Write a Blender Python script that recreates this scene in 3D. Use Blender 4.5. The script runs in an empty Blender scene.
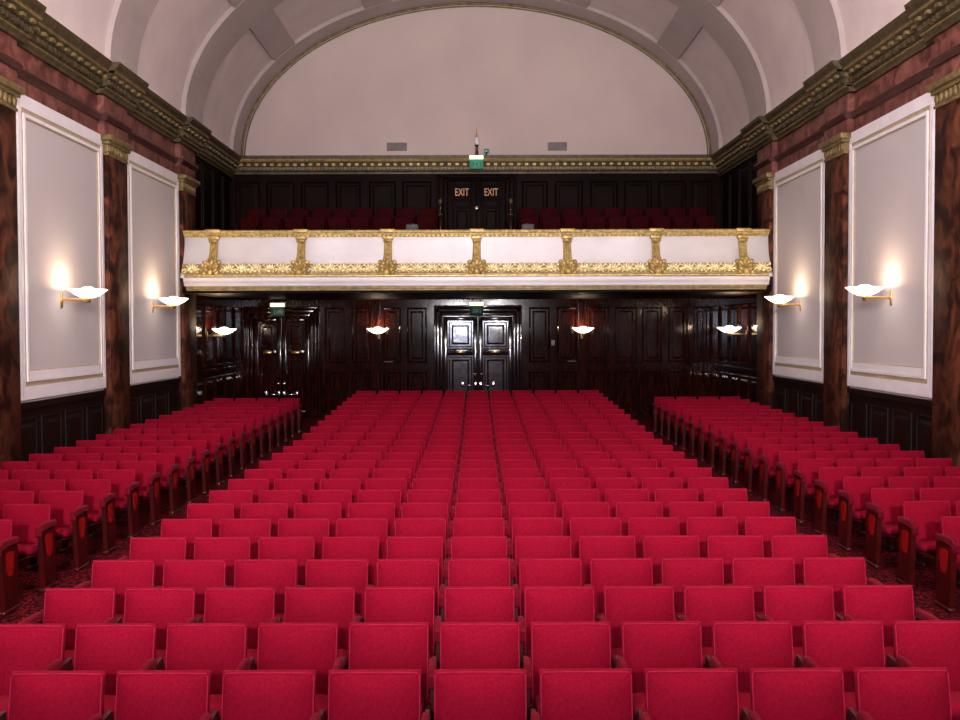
import bpy, bmesh, math, random
from mathutils import Vector, Matrix, Quaternion
random.seed(7)
C = bpy.context.scene.collection
S = bpy.context.scene
PI = math.pi

# ------------------------------------------------------------------ camera
CAMZ = 2.59
F = 1000.0
cam_d = bpy.data.cameras.new('camera'); cam = bpy.data.objects.new('camera', cam_d); C.objects.link(cam)
cam_d.sensor_width = 36; cam_d.lens = 36 * F / 960
cam_d.clip_start = 0.1; cam_d.clip_end = 200
VX, VY = 477.0, 330.0
yaw = -math.atan((480 - VX) / F); pitch = -math.atan((360 - VY) / F)
R0 = Matrix.Rotation(yaw, 4, 'Z') @ Matrix.Rotation(PI / 2 + pitch, 4, 'X') @ Matrix.Rotation(math.radians(-0.17), 4, 'Z')
cam.matrix_world = Matrix.Translation((0, 0, CAMZ)) @ R0
S.camera = cam

# ------------------------------------------------------------------ world and light
w = bpy.data.worlds.new('world'); S.world = w; w.use_nodes = True
bg = w.node_tree.nodes['Background']; bg.inputs[0].default_value = (0.75, 0.78, 1, 1); bg.inputs[1].default_value = 0.01
S.view_settings.view_transform = 'Standard'; S.view_settings.look = 'None'
S.view_settings.gamma = 1; S.view_settings.use_curve_mapping = False
S.view_settings.exposure = 0.0

def look(o, tgt):
    d = (Vector(tgt) - o.location).normalized()
    o.rotation_euler = d.to_track_quat('-Z', 'Y').to_euler()
def area(name, loc, tgt, sx, sy, power, col):
    l = bpy.data.lights.new(name, 'AREA'); l.shape = 'RECTANGLE'; l.size = sx; l.size_y = sy
    l.energy = power; l.color = col
    o = bpy.data.objects.new(name, l); C.objects.link(o); o.location = loc; look(o, tgt); return o
def spot(name, loc, tgt, ang, blend, power, col, rad=0.3):
    l = bpy.data.lights.new(name, 'SPOT'); l.spot_size = math.radians(ang); l.spot_blend = blend
    l.energy = power; l.color = col; l.shadow_soft_size = rad
    o = bpy.data.objects.new(name, l); C.objects.link(o); o.location = loc; look(o, tgt); return o
# stage spotlights behind the photographer, plus unseen fill lights added around the hall
area('stage_fill_light', (0, -2.0, 6.0), (0, 16, 7.5), 7.0, 1.2, 60, (1.0, 0.93, 0.90))  # unseen soft fill added from the stage side
area('vault_fill_light', (0, 4.0, 6.2), (0, 6.5, 12.0), 8.0, 3.0, 3500, (1.0, 0.93, 0.94))  # unseen area light added to brighten the vault
for sx_, tx_ in ((-0.45, -4.9), (-0.15, -1.6), (0.15, 1.6), (0.45, 4.9)):
    spot('stage_spotlight', (sx_, -6.0, 5.0), (tx_, 13.0, 1.1), 26, 1.0, 7600, (1.0, 0.90, 0.93), 0.12)
for bx_ in (-5.0, -1.7, 1.7, 5.0):
    spot('balcony_fill_spot', (bx_ * 0.6, -1.0, 3.3), (bx_, 22.9, 4.55), 10.5, 0.6, 6500, (1.0, 0.93, 0.94), 0.15)  # unseen narrow spots added to brighten the balcony front
spot('end_wall_fill_spot', (0, -1.0, 1.4), (0, 27.9, 9.0), 27, 1.0, 3000, (1.0, 0.93, 0.92), 0.3)  # unseen low spot added to lift the tympanum
for sd_ in (-1, 1):
    spot('side_wall_fill_spot', (-sd_ * 2.5, 0.0, 6.6), (sd_ * 6.8, 16.6, 4.3), 34, 0.9, 3000, (1.0, 0.94, 0.93), 0.2)  # unseen wash spots added to brighten the side panels
area('door_glint_light', (-0.75, -2.5, 2.95), (-0.2, 28, 2.6), 1.3, 1.0, 380, (0.72, 0.76, 1.0))  # unseen cool area light added for the bluish gleam on the doors

# ------------------------------------------------------------------ materials
def new_mat(name):
    m = bpy.data.materials.new(name); m.use_nodes = True
    return m, m.node_tree, m.node_tree.nodes['Principled BSDF']
def setp(b, col=None, rough=None, metal=None, coat=None, spec=None):
    if col is not None: b.inputs['Base Color'].default_value = (*col, 1)
    if rough is not None: b.inputs['Roughness'].default_value = rough
    if metal is not None: b.inputs['Metallic'].default_value = metal
    if coat is not None: b.inputs['Coat Weight'].default_value = coat; b.inputs['Coat Roughness'].default_value = 0.08
    if spec is not None: b.inputs['Specular IOR Level'].default_value = spec
def noise_mat(name, c1, c2, scale=5, rough=0.5, metal=0, coat=None, spec=None, stretch=(1, 1, 1), detail=4, bump=0.0, bscale=None, lo=0.35, hi=0.65, dist=0.0):
    m, nt, b = new_mat(name); setp(b, c1, rough, metal, coat, spec)
    N = nt.nodes; L = nt.links
    tc = N.new('ShaderNodeTexCoord'); mp = N.new('ShaderNodeMapping'); mp.inputs['Scale'].default_value = stretch
    L.new(tc.outputs['Object'], mp.inputs['Vector'])
    n = N.new('ShaderNodeTexNoise'); n.inputs['Scale'].default_value = scale; n.inputs['Detail'].default_value = detail
    n.inputs['Distortion'].default_value = dist
    L.new(mp.outputs[0], n.inputs['Vector'])
    r = N.new('ShaderNodeValToRGB'); r.color_ramp.elements[0].position = lo; r.color_ramp.elements[1].position = hi
    r.color_ramp.elements[0].color = (*c1, 1); r.color_ramp.elements[1].color = (*c2, 1)
    L.new(n.outputs['Fac'], r.inputs[0]); L.new(r.outputs[0], b.inputs['Base Color'])
    if bump:
        n2 = N.new('ShaderNodeTexNoise'); n2.inputs['Scale'].default_value = bscale or scale; n2.inputs['Detail'].default_value = 3
        L.new(tc.outputs['Object'], n2.inputs['Vector'])
        bp = N.new('ShaderNodeBump'); bp.inputs['Strength'].default_value = bump; bp.inputs['Distance'].default_value = 0.02
        L.new(n2.outputs['Fac'], bp.inputs['Height']); L.new(bp.outputs[0], b.inputs['Normal'])
        if coat: L.new(bp.outputs[0], b.inputs['Coat Normal'])
    return m
M = {}
M['plaster'] = noise_mat('cream_plaster', (0.66, 0.55, 0.53), (0.72, 0.60, 0.58), 1.5, 0.8, bump=0.05, bscale=60)
M['rib'] = noise_mat('grey_rib_plaster', (0.43, 0.35, 0.33), (0.47, 0.39, 0.37), 1.5, 0.8)
M['tymp'] = noise_mat('tympanum_plaster', (0.58, 0.46, 0.43), (0.64, 0.51, 0.47), 0.6, 0.8)
M['white'] = noise_mat('white_paint', (0.80, 0.76, 0.78), (0.85, 0.81, 0.83), 3, 0.45)
M['fabric'] = noise_mat('acoustic_fabric', (0.50, 0.45, 0.45), (0.58, 0.53, 0.53), 90, 0.9, bump=0.15, bscale=140)
M['tan'] = noise_mat('tan_gilt', (0.42, 0.32, 0.18), (0.50, 0.40, 0.24), 12, 0.5)
M['gold'] = noise_mat('gold_leaf', (0.30, 0.20, 0.06), (0.58, 0.42, 0.15), 14, 0.45, 0.4, bump=0.2, bscale=30)
M['dullgold'] = noise_mat('dull_gold', (0.13, 0.09, 0.03), (0.26, 0.18, 0.07), 9, 0.5, 0.3, bump=0.2, bscale=30)
M['goldpale'] = noise_mat('pale_gilding', (0.62, 0.50, 0.18), (0.95, 0.90, 0.58), 18, 0.4, 0.25, bump=0.25, bscale=45)
M['cornice'] = noise_mat('bronzed_cornice', (0.040, 0.026, 0.010), (0.10, 0.070, 0.026), 9, 0.5, 0.2, bump=0.2, bscale=30)
M['brass'] = noise_mat('brass', (0.65, 0.38, 0.12), (0.72, 0.45, 0.16), 20, 0.28, 0.9)
M['wood'] = noise_mat('dark_polished_wood', (0.005, 0.0018, 0.0012), (0.026, 0.0036, 0.0018), 3, 0.11, stretch=(6, 6, 0.7), spec=0.25, bump=0.07, bscale=2.2, detail=6)
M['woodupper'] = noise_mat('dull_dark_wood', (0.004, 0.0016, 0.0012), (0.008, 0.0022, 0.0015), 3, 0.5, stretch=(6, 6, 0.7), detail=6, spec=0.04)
M['wooddark'] = noise_mat('dado_wood', (0.006, 0.0035, 0.003), (0.010, 0.004, 0.003), 3, 0.5, stretch=(6, 6, 0.7), detail=6, spec=0.12)
M['doorwood'] = noise_mat('door_wood', (0.012, 0.005, 0.006), (0.020, 0.008, 0.008), 3, 0.13, stretch=(6, 6, 0.7), coat=0.5, bump=0.16, bscale=2.6, detail=6)
M['marble'] = noise_mat('red_brown_marble', (0.018, 0.005, 0.003), (0.15, 0.046, 0.022), 3.4, 0.6, stretch=(1, 1, 0.85), detail=14, dist=0.9, lo=0.40, hi=0.68, spec=0.12)
M['frieze'] = noise_mat('rose_marble', (0.075, 0.018, 0.013), (0.27, 0.095, 0.072), 3.2, 0.5, detail=12, dist=1.2, lo=0.36, hi=0.70, spec=0.3)
M['friezedark'] = noise_mat('dark_marble_band', (0.035, 0.010, 0.008), (0.07, 0.020, 0.014), 3, 0.4, detail=8)
M['endwood'] = noise_mat('mahogany', (0.030, 0.001, 0.001), (0.06, 0.002, 0.0015), 3, 0.3, stretch=(5, 5, 0.6), detail=6)
M['endinset'] = noise_mat('red_inset', (0.20, 0.003, 0.003), (0.28, 0.005, 0.004), 6, 0.3)
M['metal'] = noise_mat('dark_red_metal', (0.045, 0.006, 0.008), (0.07, 0.010, 0.012), 6, 0.45, 0.3)
M['chrome'] = noise_mat('chrome', (0.75, 0.74, 0.78), (0.85, 0.84, 0.88), 6, 0.15, 1.0)
M['grey'] = noise_mat('grey_grille', (0.16, 0.13, 0.13), (0.22, 0.18, 0.17), 8, 0.5)
M['dimgrey'] = noise_mat('dim_grey_case', (0.05, 0.045, 0.05), (0.07, 0.065, 0.07), 8, 0.6)
M['green'] = noise_mat('green_sign', (0.010, 0.055, 0.028), (0.014, 0.075, 0.038), 8, 0.4)
M['greenlit'] = noise_mat('green_sign_bright', (0.02, 0.33, 0.20), (0.05, 0.42, 0.27), 8, 0.4)
M['orange'] = noise_mat('orange_gilt_letters', (0.55, 0.20, 0.04), (0.65, 0.26, 0.06), 8, 0.4)
M['black'] = noise_mat('dark_plastic', (0.01, 0.01, 0.012), (0.015, 0.015, 0.018), 8, 0.4)
def velvet(name, c1, c2, sheen=0.35, scale=26):
    m = noise_mat(name, c1, c2, scale, 0.85, spec=0.06, detail=5, bump=0.12, bscale=220)
    b = m.node_tree.nodes['Principled BSDF']
    b.inputs['Sheen Weight'].default_value = sheen; b.inputs['Sheen Tint'].default_value = (1, 0.25, 0.4, 1); b.inputs['Sheen Roughness'].default_value = 0.4
    return m
M['velvet'] = velvet('crimson_velvet', (0.150, 0.0012, 0.0105), (0.195, 0.0018, 0.0145), 0.03, 60)
M['gvelvet'] = velvet('shaded_gallery_velvet', (0.018, 0.0008, 0.0012), (0.035, 0.001, 0.0015), 0.0)  # seat velvet darkened in colour to stand for the gallery's shade
M['piping'] = velvet('crimson_piping', (0.27, 0.008, 0.03), (0.33, 0.011, 0.038), 0.12)
M['shell'] = velvet('maroon_back', (0.06, 0.002, 0.006), (0.08, 0.003, 0.008), 0.05)
M['arm'] = velvet('crimson_arm_pad', (0.10, 0.002, 0.008), (0.13, 0.003, 0.010), 0.05)
m, nt, b = new_mat('patterned_red_carpet'); M['carpet'] = m
setp(b, (0.1, 0.006, 0.012), 0.95, spec=0.05)
N = nt.nodes; L = nt.links; tc = N.new('ShaderNodeTexCoord')
v = N.new('ShaderNodeTexVoronoi'); v.inputs['Scale'].default_value = 26; L.new(tc.outputs['Object'], v.inputs['Vector'])
r = N.new('ShaderNodeValToRGB'); r.color_ramp.elements[0].color = (0.20, 0.008, 0.012, 1); r.color_ramp.elements[1].color = (0.022, 0.002, 0.004, 1)
r.color_ramp.elements[0].position = 0.15; r.color_ramp.elements[1].position = 0.55
L.new(v.outputs['Distance'], r.inputs[0]); L.new(r.outputs[0], b.inputs['Base Color'])
def emis(name, col, st, base=(0.8, 0.8, 0.8)):
    m, nt, b = new_mat(name); setp(b, base, 0.4)
    b.inputs['Emission Color'].default_value = (*col, 1); b.inputs['Emission Strength'].default_value = st
    return m
M['bowl'] = emis('lit_opal_glass', (1.0, 0.86, 0.74), 5)
M['signlamp'] = emis('lit_sign_diffuser', (1.0, 0.80, 0.50), 1.6)

# ------------------------------------------------------------------ mesh helpers
class MB:
    def __init__(s): s.v = []; s.f = []; s.mi = []; s.sm = []; s.m = 0; s.T = Matrix()
    def add(s, vs, fs, smooth=False):
        o = len(s.v); s.v += [tuple(s.T @ Vector(p)) for p in vs]
        for f in fs: s.f.append(tuple(i + o for i in f)); s.mi.append(s.m); s.sm.append(smooth)
    def box(s, x0, x1, y0, y1, z0, z1):
        s.add([(x0, y0, z0), (x1, y0, z0), (x1, y1, z0), (x0, y1, z0), (x0, y0, z1), (x1, y0, z1), (x1, y1, z1), (x0, y1, z1)],
              [(0, 3, 2, 1), (4, 5, 6, 7), (0, 1, 5, 4), (1, 2, 6, 5), (2, 3, 7, 6), (3, 0, 4, 7)])
    def rbox(s, x0, x1, y0, y1, z0, z1, r, seg=3):
        bm = bmesh.new(); bmesh.ops.create_cube(bm, size=1)
        for p in bm.verts: p.co = Vector(((x0 + x1) / 2 + p.co.x * (x1 - x0), (y0 + y1) / 2 + p.co.y * (y1 - y0), (z0 + z1) / 2 + p.co.z * (z1 - z0)))
        bmesh.ops.bevel(bm, geom=bm.edges[:], offset=r, segments=seg, profile=0.5, affect='EDGES', clamp_overlap=True)
        s.frombm(bm, True)
    def frombm(s, bm, smooth=False):
        bm.verts.index_update()
        s.add([tuple(p.co) for p in bm.verts], [tuple(q.index for q in f.verts) for f in bm.faces], smooth); bm.free()
    def lathe(s, prof, seg=24, cx=0, cy=0, cz=0, smooth=True, axis='Z'):
        vs = []; fs = []; n = len(prof)
        for i in range(seg):
            a = 2 * PI * i / seg
            for r, z in prof:
                if axis == 'Z': vs.append((cx + r * math.cos(a), cy + r * math.sin(a), cz + z))
                elif axis == 'Y': vs.append((cx + r * math.cos(a), cy + z, cz + r * math.sin(a)))
                else: vs.append((cx + z, cy + r * math.cos(a), cz + r * math.sin(a)))
        for i in range(seg):
            j = (i + 1) % seg
            for k in range(n - 1): fs.append((i * n + k, j * n + k, j * n + k + 1, i * n + k + 1))
        s.add(vs, fs, smooth)
    def tube(s, pts, r, seg=8, smooth=True):
        vs = []; fs = []; n = len(pts)
        for i, p in enumerate(pts):
            p = Vector(p); a = Vector(pts[max(i - 1, 0)]); b = Vector(pts[min(i + 1, n - 1)]); d = (b - a).normalized()
            u = d.cross(Vector((0, 0, 1)))
            if u.length < 1e-3: u = d.cross(Vector((0, 1, 0)))
            u.normalize(); w_ = d.cross(u); rr = r[i] if isinstance(r, (list, tuple)) else r
            for k in range(seg):
                t = 2 * PI * k / seg; vs.append(tuple(p + (u * math.cos(t) + w_ * math.sin(t)) * rr))
        for i in range(n - 1):
            for k in range(seg):
                q = (k + 1) % seg; fs.append((i * seg + k, i * seg + q, (i + 1) * seg + q, (i + 1) * seg + k))
        fs.append(tuple(range(seg))[::-1]); fs.append(tuple((n - 1) * seg + k for k in range(seg)))
        s.add(vs, fs, smooth)
    def prof_x(s, pts, x0, x1, smooth=False):      # closed profile of (y, z) run along x
        n = len(pts); vs = [(x0, y, z) for y, z in pts] + [(x1, y, z) for y, z in pts]
        fs = [(i, (i + 1) % n, (i + 1) % n + n, i + n) for i in range(n)]
        s.add(vs, fs, smooth); s.add(vs, [tuple(range(n))[::-1], tuple(range(n, 2 * n))])
    def prof_y(s, pts, y0, y1, smooth=False):      # closed profile of (x, z) run along y
        n = len(pts); vs = [(x, y0, z) for x, z in pts] + [(x, y1, z) for x, z in pts]
        fs = [(i, (i + 1) % n, (i + 1) % n + n, i + n) for i in range(n)]
        s.add(vs, fs, smooth); s.add(vs, [tuple(range(n))[::-1], tuple(range(n, 2 * n))])
    def ell(s, c, rx, ry, rz, rot=0, seg=8, rings=6):
        vs = []; fs = []
        for i in range(rings + 1):
            t = PI * i / rings
            for k in range(seg):
                p = 2 * PI * k / seg
                x = rx * math.sin(t) * math.cos(p); y = ry * math.sin(t) * math.sin(p); z = rz * math.cos(t)
                vs.append((c[0] + x * math.cos(rot) + z * math.sin(rot), c[1] + y, c[2] - x * math.sin(rot) + z * math.cos(rot)))
        for i in range(rings):
            for k in range(seg):
                q = (k + 1) % seg; fs.append((i * seg + k, i * seg + q, (i + 1) * seg + q, (i + 1) * seg + k))
        s.add(vs, fs, True)
    def build(s, name, mats, parent=None, loc=(0, 0, 0)):
        me = bpy.data.meshes.new(name); me.from_pydata(s.v, [], s.f)
        if not isinstance(mats, (list, tuple)): mats = [mats]
        for m_ in mats: me.materials.append(M[m_] if isinstance(m_, str) else m_)
        me.polygons.foreach_set('material_index', s.mi); me.polygons.foreach_set('use_smooth', s.sm)
        bm = bmesh.new(); bm.from_mesh(me); bmesh.ops.remove_doubles(bm, verts=bm.verts[:], dist=1e-5)
        bmesh.ops.recalc_face_normals(bm, faces=bm.faces[:]); bm.to_mesh(me); bm.free()
        o = bpy.data.objects.new(name, me); C.objects.link(o)
        if parent: o.parent = parent
        o.location = loc
        return o
def tag(o, label=None, cat=None, group=None, kind=None):
    if label: o['label'] = label
    if cat: o['category'] = cat
    if group: o['group'] = group
    if kind: o['kind'] = kind
    return o
def empty(name, loc=(0, 0, 0), rz=0):
    o = bpy.data.objects.new(name, None); C.objects.link(o); o.location = loc; o.rotation_euler = (0, 0, rz)
    o.empty_display_size = 0.2; return o
def copy_tree(o, parent=None):
    c = o.copy(); C.objects.link(c); c.parent = parent
    for ch in o.children: copy_tree(ch, c)
    return c
def frame_map(origin, u, v, n):      # local (x across, y toward the room = -n... depth, z up)
    u = Vector(u); v = Vector(v); n = Vector(n)
    return Matrix(((u.x, n.x, v.x, origin[0]), (u.y, n.y, v.y, origin[1]), (u.z, n.z, v.z, origin[2]), (0, 0, 0, 1)))
def cell(mb, x0, x1, z0, z1, fieldh=0.018, mo=0.05, h=0.035):
    """moulded frame and raised field on plane y=0, rising to +y"""
    def ring(d): return [(x0 + d, z0 + d), (x1 - d, z0 + d), (x1 - d, z1 - d), (x0 + d, z1 - d)]
    lev = [(0, 0), (mo * 0.2, h * 0.8), (mo * 0.5, h), (mo * 0.8, h * 0.7), (mo, -0.01 + 0.012), (mo + 0.05, 0.002), (mo + 0.10, fieldh)]
    vs = []
    for d, y in lev: vs += [(x, y, z) for x, z in ring(d)]
    fs = []
    for i in range(len(lev) - 1):
        for k in range(4):
            q = (k + 1) % 4; fs.append((i * 4 + k, i * 4 + q, i * 4 + 4 + q, i * 4 + 4 + k))
    fs.append(tuple(range(len(vs) - 4, len(vs))))
    mb.add(vs, fs)
def px2x(px, d): return (px - VX) / F * d

# ------------------------------------------------------------------ dimensions
W = 6.8; END = 27.9; Y0 = -1.0
PIL = [(4.4, 5.4), (9.0, 10.0), (13.6, 14.6), (18.2, 19.2), (22.8, 23.8)]
BF = 22.9        # balcony front
def rise_c(y): return max(0.0, (y - 16.1) * 0.0335)
def rise_s(y): return max(0.0, (y - 15.6) * 0.0125)

# ------------------------------------------------------------------ floor
mb = MB()
ys = [Y0, 2.5, 9, 15.6, 16.1, 18, 20, 22, 24, 26, END + 0.3]
def strip(x0, x1, fn):
    vs = []; fs = []
    for y in ys: vs += [(x0, y, fn(y)), (x1, y, fn(y))]
    for i in range(len(ys) - 1): fs.append((2 * i, 2 * i + 1, 2 * i + 3, 2 * i + 2))
    mb.add(vs, fs)
strip(-7.2, -3.1, rise_s); strip(-3.1, 3.15, rise_c); strip(3.15, 7.2, rise_s)
for x in (-3.1, 3.15):
    vs = []; fs = []
    for y in ys: vs += [(x, y, rise_s(y)), (x, y, rise_c(y))]
    for i in range(len(ys) - 1): fs.append((2 * i, 2 * i + 1, 2 * i + 3, 2 * i + 2))
    mb.add(vs, fs)
mb.box(-7.2, 7.2, Y0, END + 0.3, -0.25, -0.02)
tag(mb.build('floor', 'carpet'), kind='structure')

# ------------------------------------------------------------------ side walls
DADO = 1.50; CAPB, CAPT = 5.77, 6.13; FR0, FR1 = 6.13, 6.86
for sgn, side in ((-1, 'left'), (1, 'right')):
    mb = MB(); X = sgn * W; X2 = sgn * (W + 0.25)
    a, b_ = min(X, X2), max(X, X2)
    mb.m = 0; mb.box(a, b_, Y0, 23.8, DADO, FR0)          # plaster behind the panels
    mb.m = 1; mb.box(a, b_, Y0, 23.8, -0.2, DADO)
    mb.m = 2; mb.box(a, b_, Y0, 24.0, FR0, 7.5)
    mb.m = 3; mb.box(a, b_, 23.8, END + 0.2, -0.2, 3.5)
    mb.m = 4; mb.box(a, b_, 23.8, END + 0.2, 3.5, FR0); mb.box(a, b_, 24.0, END + 0.2, FR0, 7.5)
    # dado panels
    mb.m = 1
    mb.T = frame_map((X, 0, 0), (0, 1, 0), (0, 0, 1), (-sgn, 0, 0))
    yy = Y0
    for y0, y1 in [(5.4, 9.0), (10.0, 13.6), (14.6, 18.2), (19.2, 22.8)]:
        n = 4; wd = (y1 - y0) / n
        for i in range(n): cell(mb, y0 + i * wd + 0.08, y0 + (i + 1) * wd - 0.08, 0.3, 1.28, mo=0.04, h=0.02)
        mb.box(y0, y1, 0, 0.05, 1.42, 1.52); mb.box(y0, y1, 0, 0.03, 0.0, 0.2)
    mb.m = 3
    for i in range(4):
        y0 = 23.9 + i * 0.99
        cell(mb, y0 + 0.06, y0 + 0.93, 0.35, 1.42); cell(mb, y0 + 0.06, y0 + 0.93, 1.68, 3.25)
        mb.m = 4; cell(mb, y0 + 0.06, y0 + 0.93, 5.1, 6.75); mb.m = 3
    mb.box(23.8, END, 0, 0.06, 1.50, 1.60)
    mb.T = Matrix()
    tag(mb.build('wall_' + side, ['plaster', 'wooddark', 'frieze', 'wood', 'woodupper']), kind='structure')
    # frieze architrave band
    mb = MB(); s = -sgn
    def px(d): return X + s * d
    for (y0, y1, dd) in [(Y0, 24.0, 0.0)] + [(p0 - 0.12, p1 + 0.12, 0.12) for p0, p1 in PIL]:
        mb.m = 0
        mb.prof_y([(px(0), 6.36), (px(dd + 0.05), 6.38), (px(dd + 0.08), 6.45), (px(dd + 0.05), 6.50), (px(0), 6.50)], y0, y1)
    mb.m = 1
    for p0, p1 in PIL:
        mb.box(min(px(0), px(0.12)), max(px(0), px(0.12)), p0 - 0.10, p1 + 0.10, FR0, FR1)
    tag(mb.build('trim_frieze_' + side, ['friezedark', 'frieze']), kind='structure')
    # cornice
    mb = MB()
    def corn(y0, y1, dd, dent=True):
        P = [(0, 6.82), (0.05, 6.82), (0.06, 6.87), (0.10, 6.90), (0.11, 6.95), (0.13, 6.95), (0.13, 7.06), (0.19, 7.08), (0.20, 7.14), (0.27, 7.16), (0.28, 7.24), (0.34, 7.30), (0.36, 7.36), (0, 7.36)]
        mb.m = 0; mb.prof_y([(px(p[0] + (dd if p[0] > 0 else 0)), p[1]) for p in P], y0, y1)
        mb.m = 1; mb.prof_y([(px(0), 7.165), (px(dd + 0.285), 7.165), (px(dd + 0.293), 7.185), (px(dd + 0.285), 7.205), (px(0), 7.205)], y0, y1)
        mb.prof_y([(px(0), 6.905), (px(dd + 0.115), 6.905), (px(dd + 0.12), 6.93), (px(0), 6.94)], y0, y1)
        if dent:
            mb.m = 0; n = int((y1 - y0) / 0.14)
            for i in range(n):
                yy = y0 + (i + 0.5) * (y1 - y0) / n
                xa, xb = px(dd + 0.10), px(dd + 0.175)
                mb.box(min(xa, xb), max(xa, xb), yy - 0.04, yy + 0.04, 6.965, 7.05)
            mb.m = 1
            for i in range(int(n / 2)):
                yy = y0 + (i + 0.5) * (y1 - y0) / int(n / 2)
                xa, xb = px(dd + 0.18), px(dd + 0.25)
                mb.box(min(xa, xb), max(xa, xb), yy - 0.05, yy + 0.05, 7.085, 7.14)
    corn(Y0, END, 0)
    for p0, p1 in PIL: corn(p0 - 0.3, p1 + 0.3, 0.12)
    tag(mb.build('trim_cornice_' + side, ['cornice', 'dullgold']), kind='structure')

# pilasters
ordn = ['first', 'second', 'third', 'fourth', 'fifth']
for sgn, side in ((-1, 'left'), (1, 'right')):
    for i, (p0, p1) in enumerate(PIL):
        if i < 2: continue
        e = empty('pilaster', (sgn * W, (p0 + p1) / 2, 0))
        nm = {2: 'nearest of the three on the', 3: 'middle of the three on the', 4: 'farthest, against the balcony, on the'}[i]
        tag(e, 'red brown marble pilaster with gilded capital, %s %s wall' % (nm, side), 'pilaster', 'marble pilasters')
        mb = MB(); hw = (p1 - p0) / 2
        x1 = -sgn * 0.14
        fz = rise_s((p0 + p1) / 2)
        mb.rbox(min(0, x1), max(0, x1), -hw, hw, 0.25 + fz, CAPB, 0.01, 1); mb.build('shaft', 'marble', e)
        mb = MB(); x2 = -sgn * 0.18; mb.rbox(min(0, x2), max(0, x2), -hw - 0.03, hw + 0.03, fz, 0.26 + fz, 0.02, 2); mb.build('base', 'friezedark', e)
        mb = MB()
        s = -sgn
        for k, (d, z0, z1) in enumerate([(0.16, CAPB, CAPB + 0.05), (0.145, CAPB + 0.05, CAPB + 0.2), (0.19, CAPB + 0.2, CAPB + 0.26), (0.24, CAPB + 0.26, CAPT)]):
            a, b_ = sorted((0, s * d)); g = (d - 0.14)
            mb.rbox(a, b_, -hw - g, hw + g, z0, z1, 0.012, 2)
        for k in range(7):      # fluted leaves on the capital neck
            y = -hw + (k + 0.5) * 2 * hw / 7
            mb.ell((s * 0.15, y, CAPB + 0.13), 0.03, 0.05, 0.08)
        mb.build('capital', 'dullgold', e)

# white wall panels
def wall_panel(sgn, y0, y1, label):
    e = empty('wall_panel', (sgn * W, (y0 + y1) / 2, 1.56)); tag(e, label, 'wall panel', 'white framed panels on the side walls')
    hw = (y1 - y0) / 2; H = 6.12 - 1.56
    mb = MB(); mb.T = frame_map((0, 0, 0), (0, 1, 0), (0, 0, 1), (-sgn, 0, 0))
    b0 = 0.05
    mb.box(-hw, hw, 0, 0.05, 0, 0.20); mb.box(-hw, hw, 0, 0.05, H - 0.20, H)
    mb.box(-hw, -hw + 0.09, 0, 0.05, 0.20, H - 0.20); mb.box(hw - 0.09, hw, 0, 0.05, 0.20, H - 0.20)
    mb.build('frame', 'white', e)
    def ring(mb, a, b_, h, zb, zt):
        x0, x1 = -hw + a, hw - a; xi0, xi1 = -hw + b_, hw - b_; w_ = b_ - a
        mb.box(x0, x1, 0, h, zb, zb + w_); mb.box(x0, x1, 0, h, zt - w_, zt)
        mb.box(x0, xi0, 0, h, zb + w_, zt - w_); mb.box(xi1, x1, 0, h, zb + w_, zt - w_)
    mb = MB(); mb.T = frame_map((0, 0, 0), (0, 1, 0), (0, 0, 1), (-sgn, 0, 0))
    ring(mb, 0.09, 0.16, 0.035, 0.20, H - 0.20); ring(mb, 0.215, 0.23, 0.04, 0.43, H - 0.33); mb.build('gilt_moulding', 'tan', e)
    mb = MB(); mb.T = frame_map((0, 0, 0), (0, 1, 0), (0, 0, 1), (-sgn, 0, 0))
    ring(mb, 0.16, 0.215, 0.06, 0.27, H - 0.27); mb.box(-hw + 0.215, hw - 0.215, 0, 0.052, 0.325, 0.43); mb.build('inner_moulding', 'white', e)
    mb = MB(); mb.T = frame_map((0, 0, 0), (0, 1, 0), (0, 0, 1), (-sgn, 0, 0))
    mb.box(-hw + 0.225, hw - 0.225, 0, 0.02, 0.44, H - 0.34); mb.build('fabric_field', 'fabric', e)
for sgn, side in ((-1, 'left'), (1, 'right')):
    wall_panel(sgn, 14.87, 18.2, 'tall white framed wall panel with grey field, nearer one on the %s wall' % side)
    wall_panel(sgn, 19.47, 22.8, 'tall white framed wall panel with grey field, beside the balcony on the %s wall' % side)


# ------------------------------------------------------------------ vault, ribs, tympanum
SX, SZ, RX, RZ = 0.0, 7.40, 6.62, 4.32
def ep(t, inset=0): return ((RX - inset) * math.cos(t), SZ + (RZ - inset) * math.sin(t))
mb = MB(); n = 160
def shell(mb, y0, y1, t0, t1, i0, i1, n, closed=True):
    """slab following the vault from inset i0 (outer) to i1 (inner)"""
    vs = []; fs = []
    for k in range(n + 1):
        t = t0 + (t1 - t0) * k / n
        for ins in (i0, i1):
            x, z = ep(t, ins); vs += [(x, y0, z), (x, y1, z)]
    for k in range(n):
        a = 4 * k; b_ = a + 4
        fs += [(a, a + 1, b_ + 1, b_), (a + 2, b_ + 2, b_ + 3, a + 3), (a, b_, b_ + 2, a + 2), (a + 1, a + 3, b_ + 3, b_ + 1)]
    fs += [(0, 2, 3, 1), (4 * n, 4 * n + 1, 4 * n + 3, 4 * n + 2)]
    mb.add(vs, fs, False)
shell(mb, Y0, END + 0.2, 0.0, PI, -0.25, 0, n)
for sgn in (-1, 1):      # flat ledge behind the cornice
    a, b_ = sorted((sgn * 6.5, sgn * 7.1)); mb.box(a, b_, Y0, END + 0.2, 7.30, 7.41)
o = mb.build('ceiling', 'plaster'); tag(o, kind='structure')
mb = MB()
bands = [(p0 - 0.2, p1 + 0.2) for p0, p1 in PIL] + [(27.0, 27.85)]
for y0, y1 in bands: shell(mb, y0, y1, 0.0, PI, -0.05, 0.10, 56)
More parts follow.
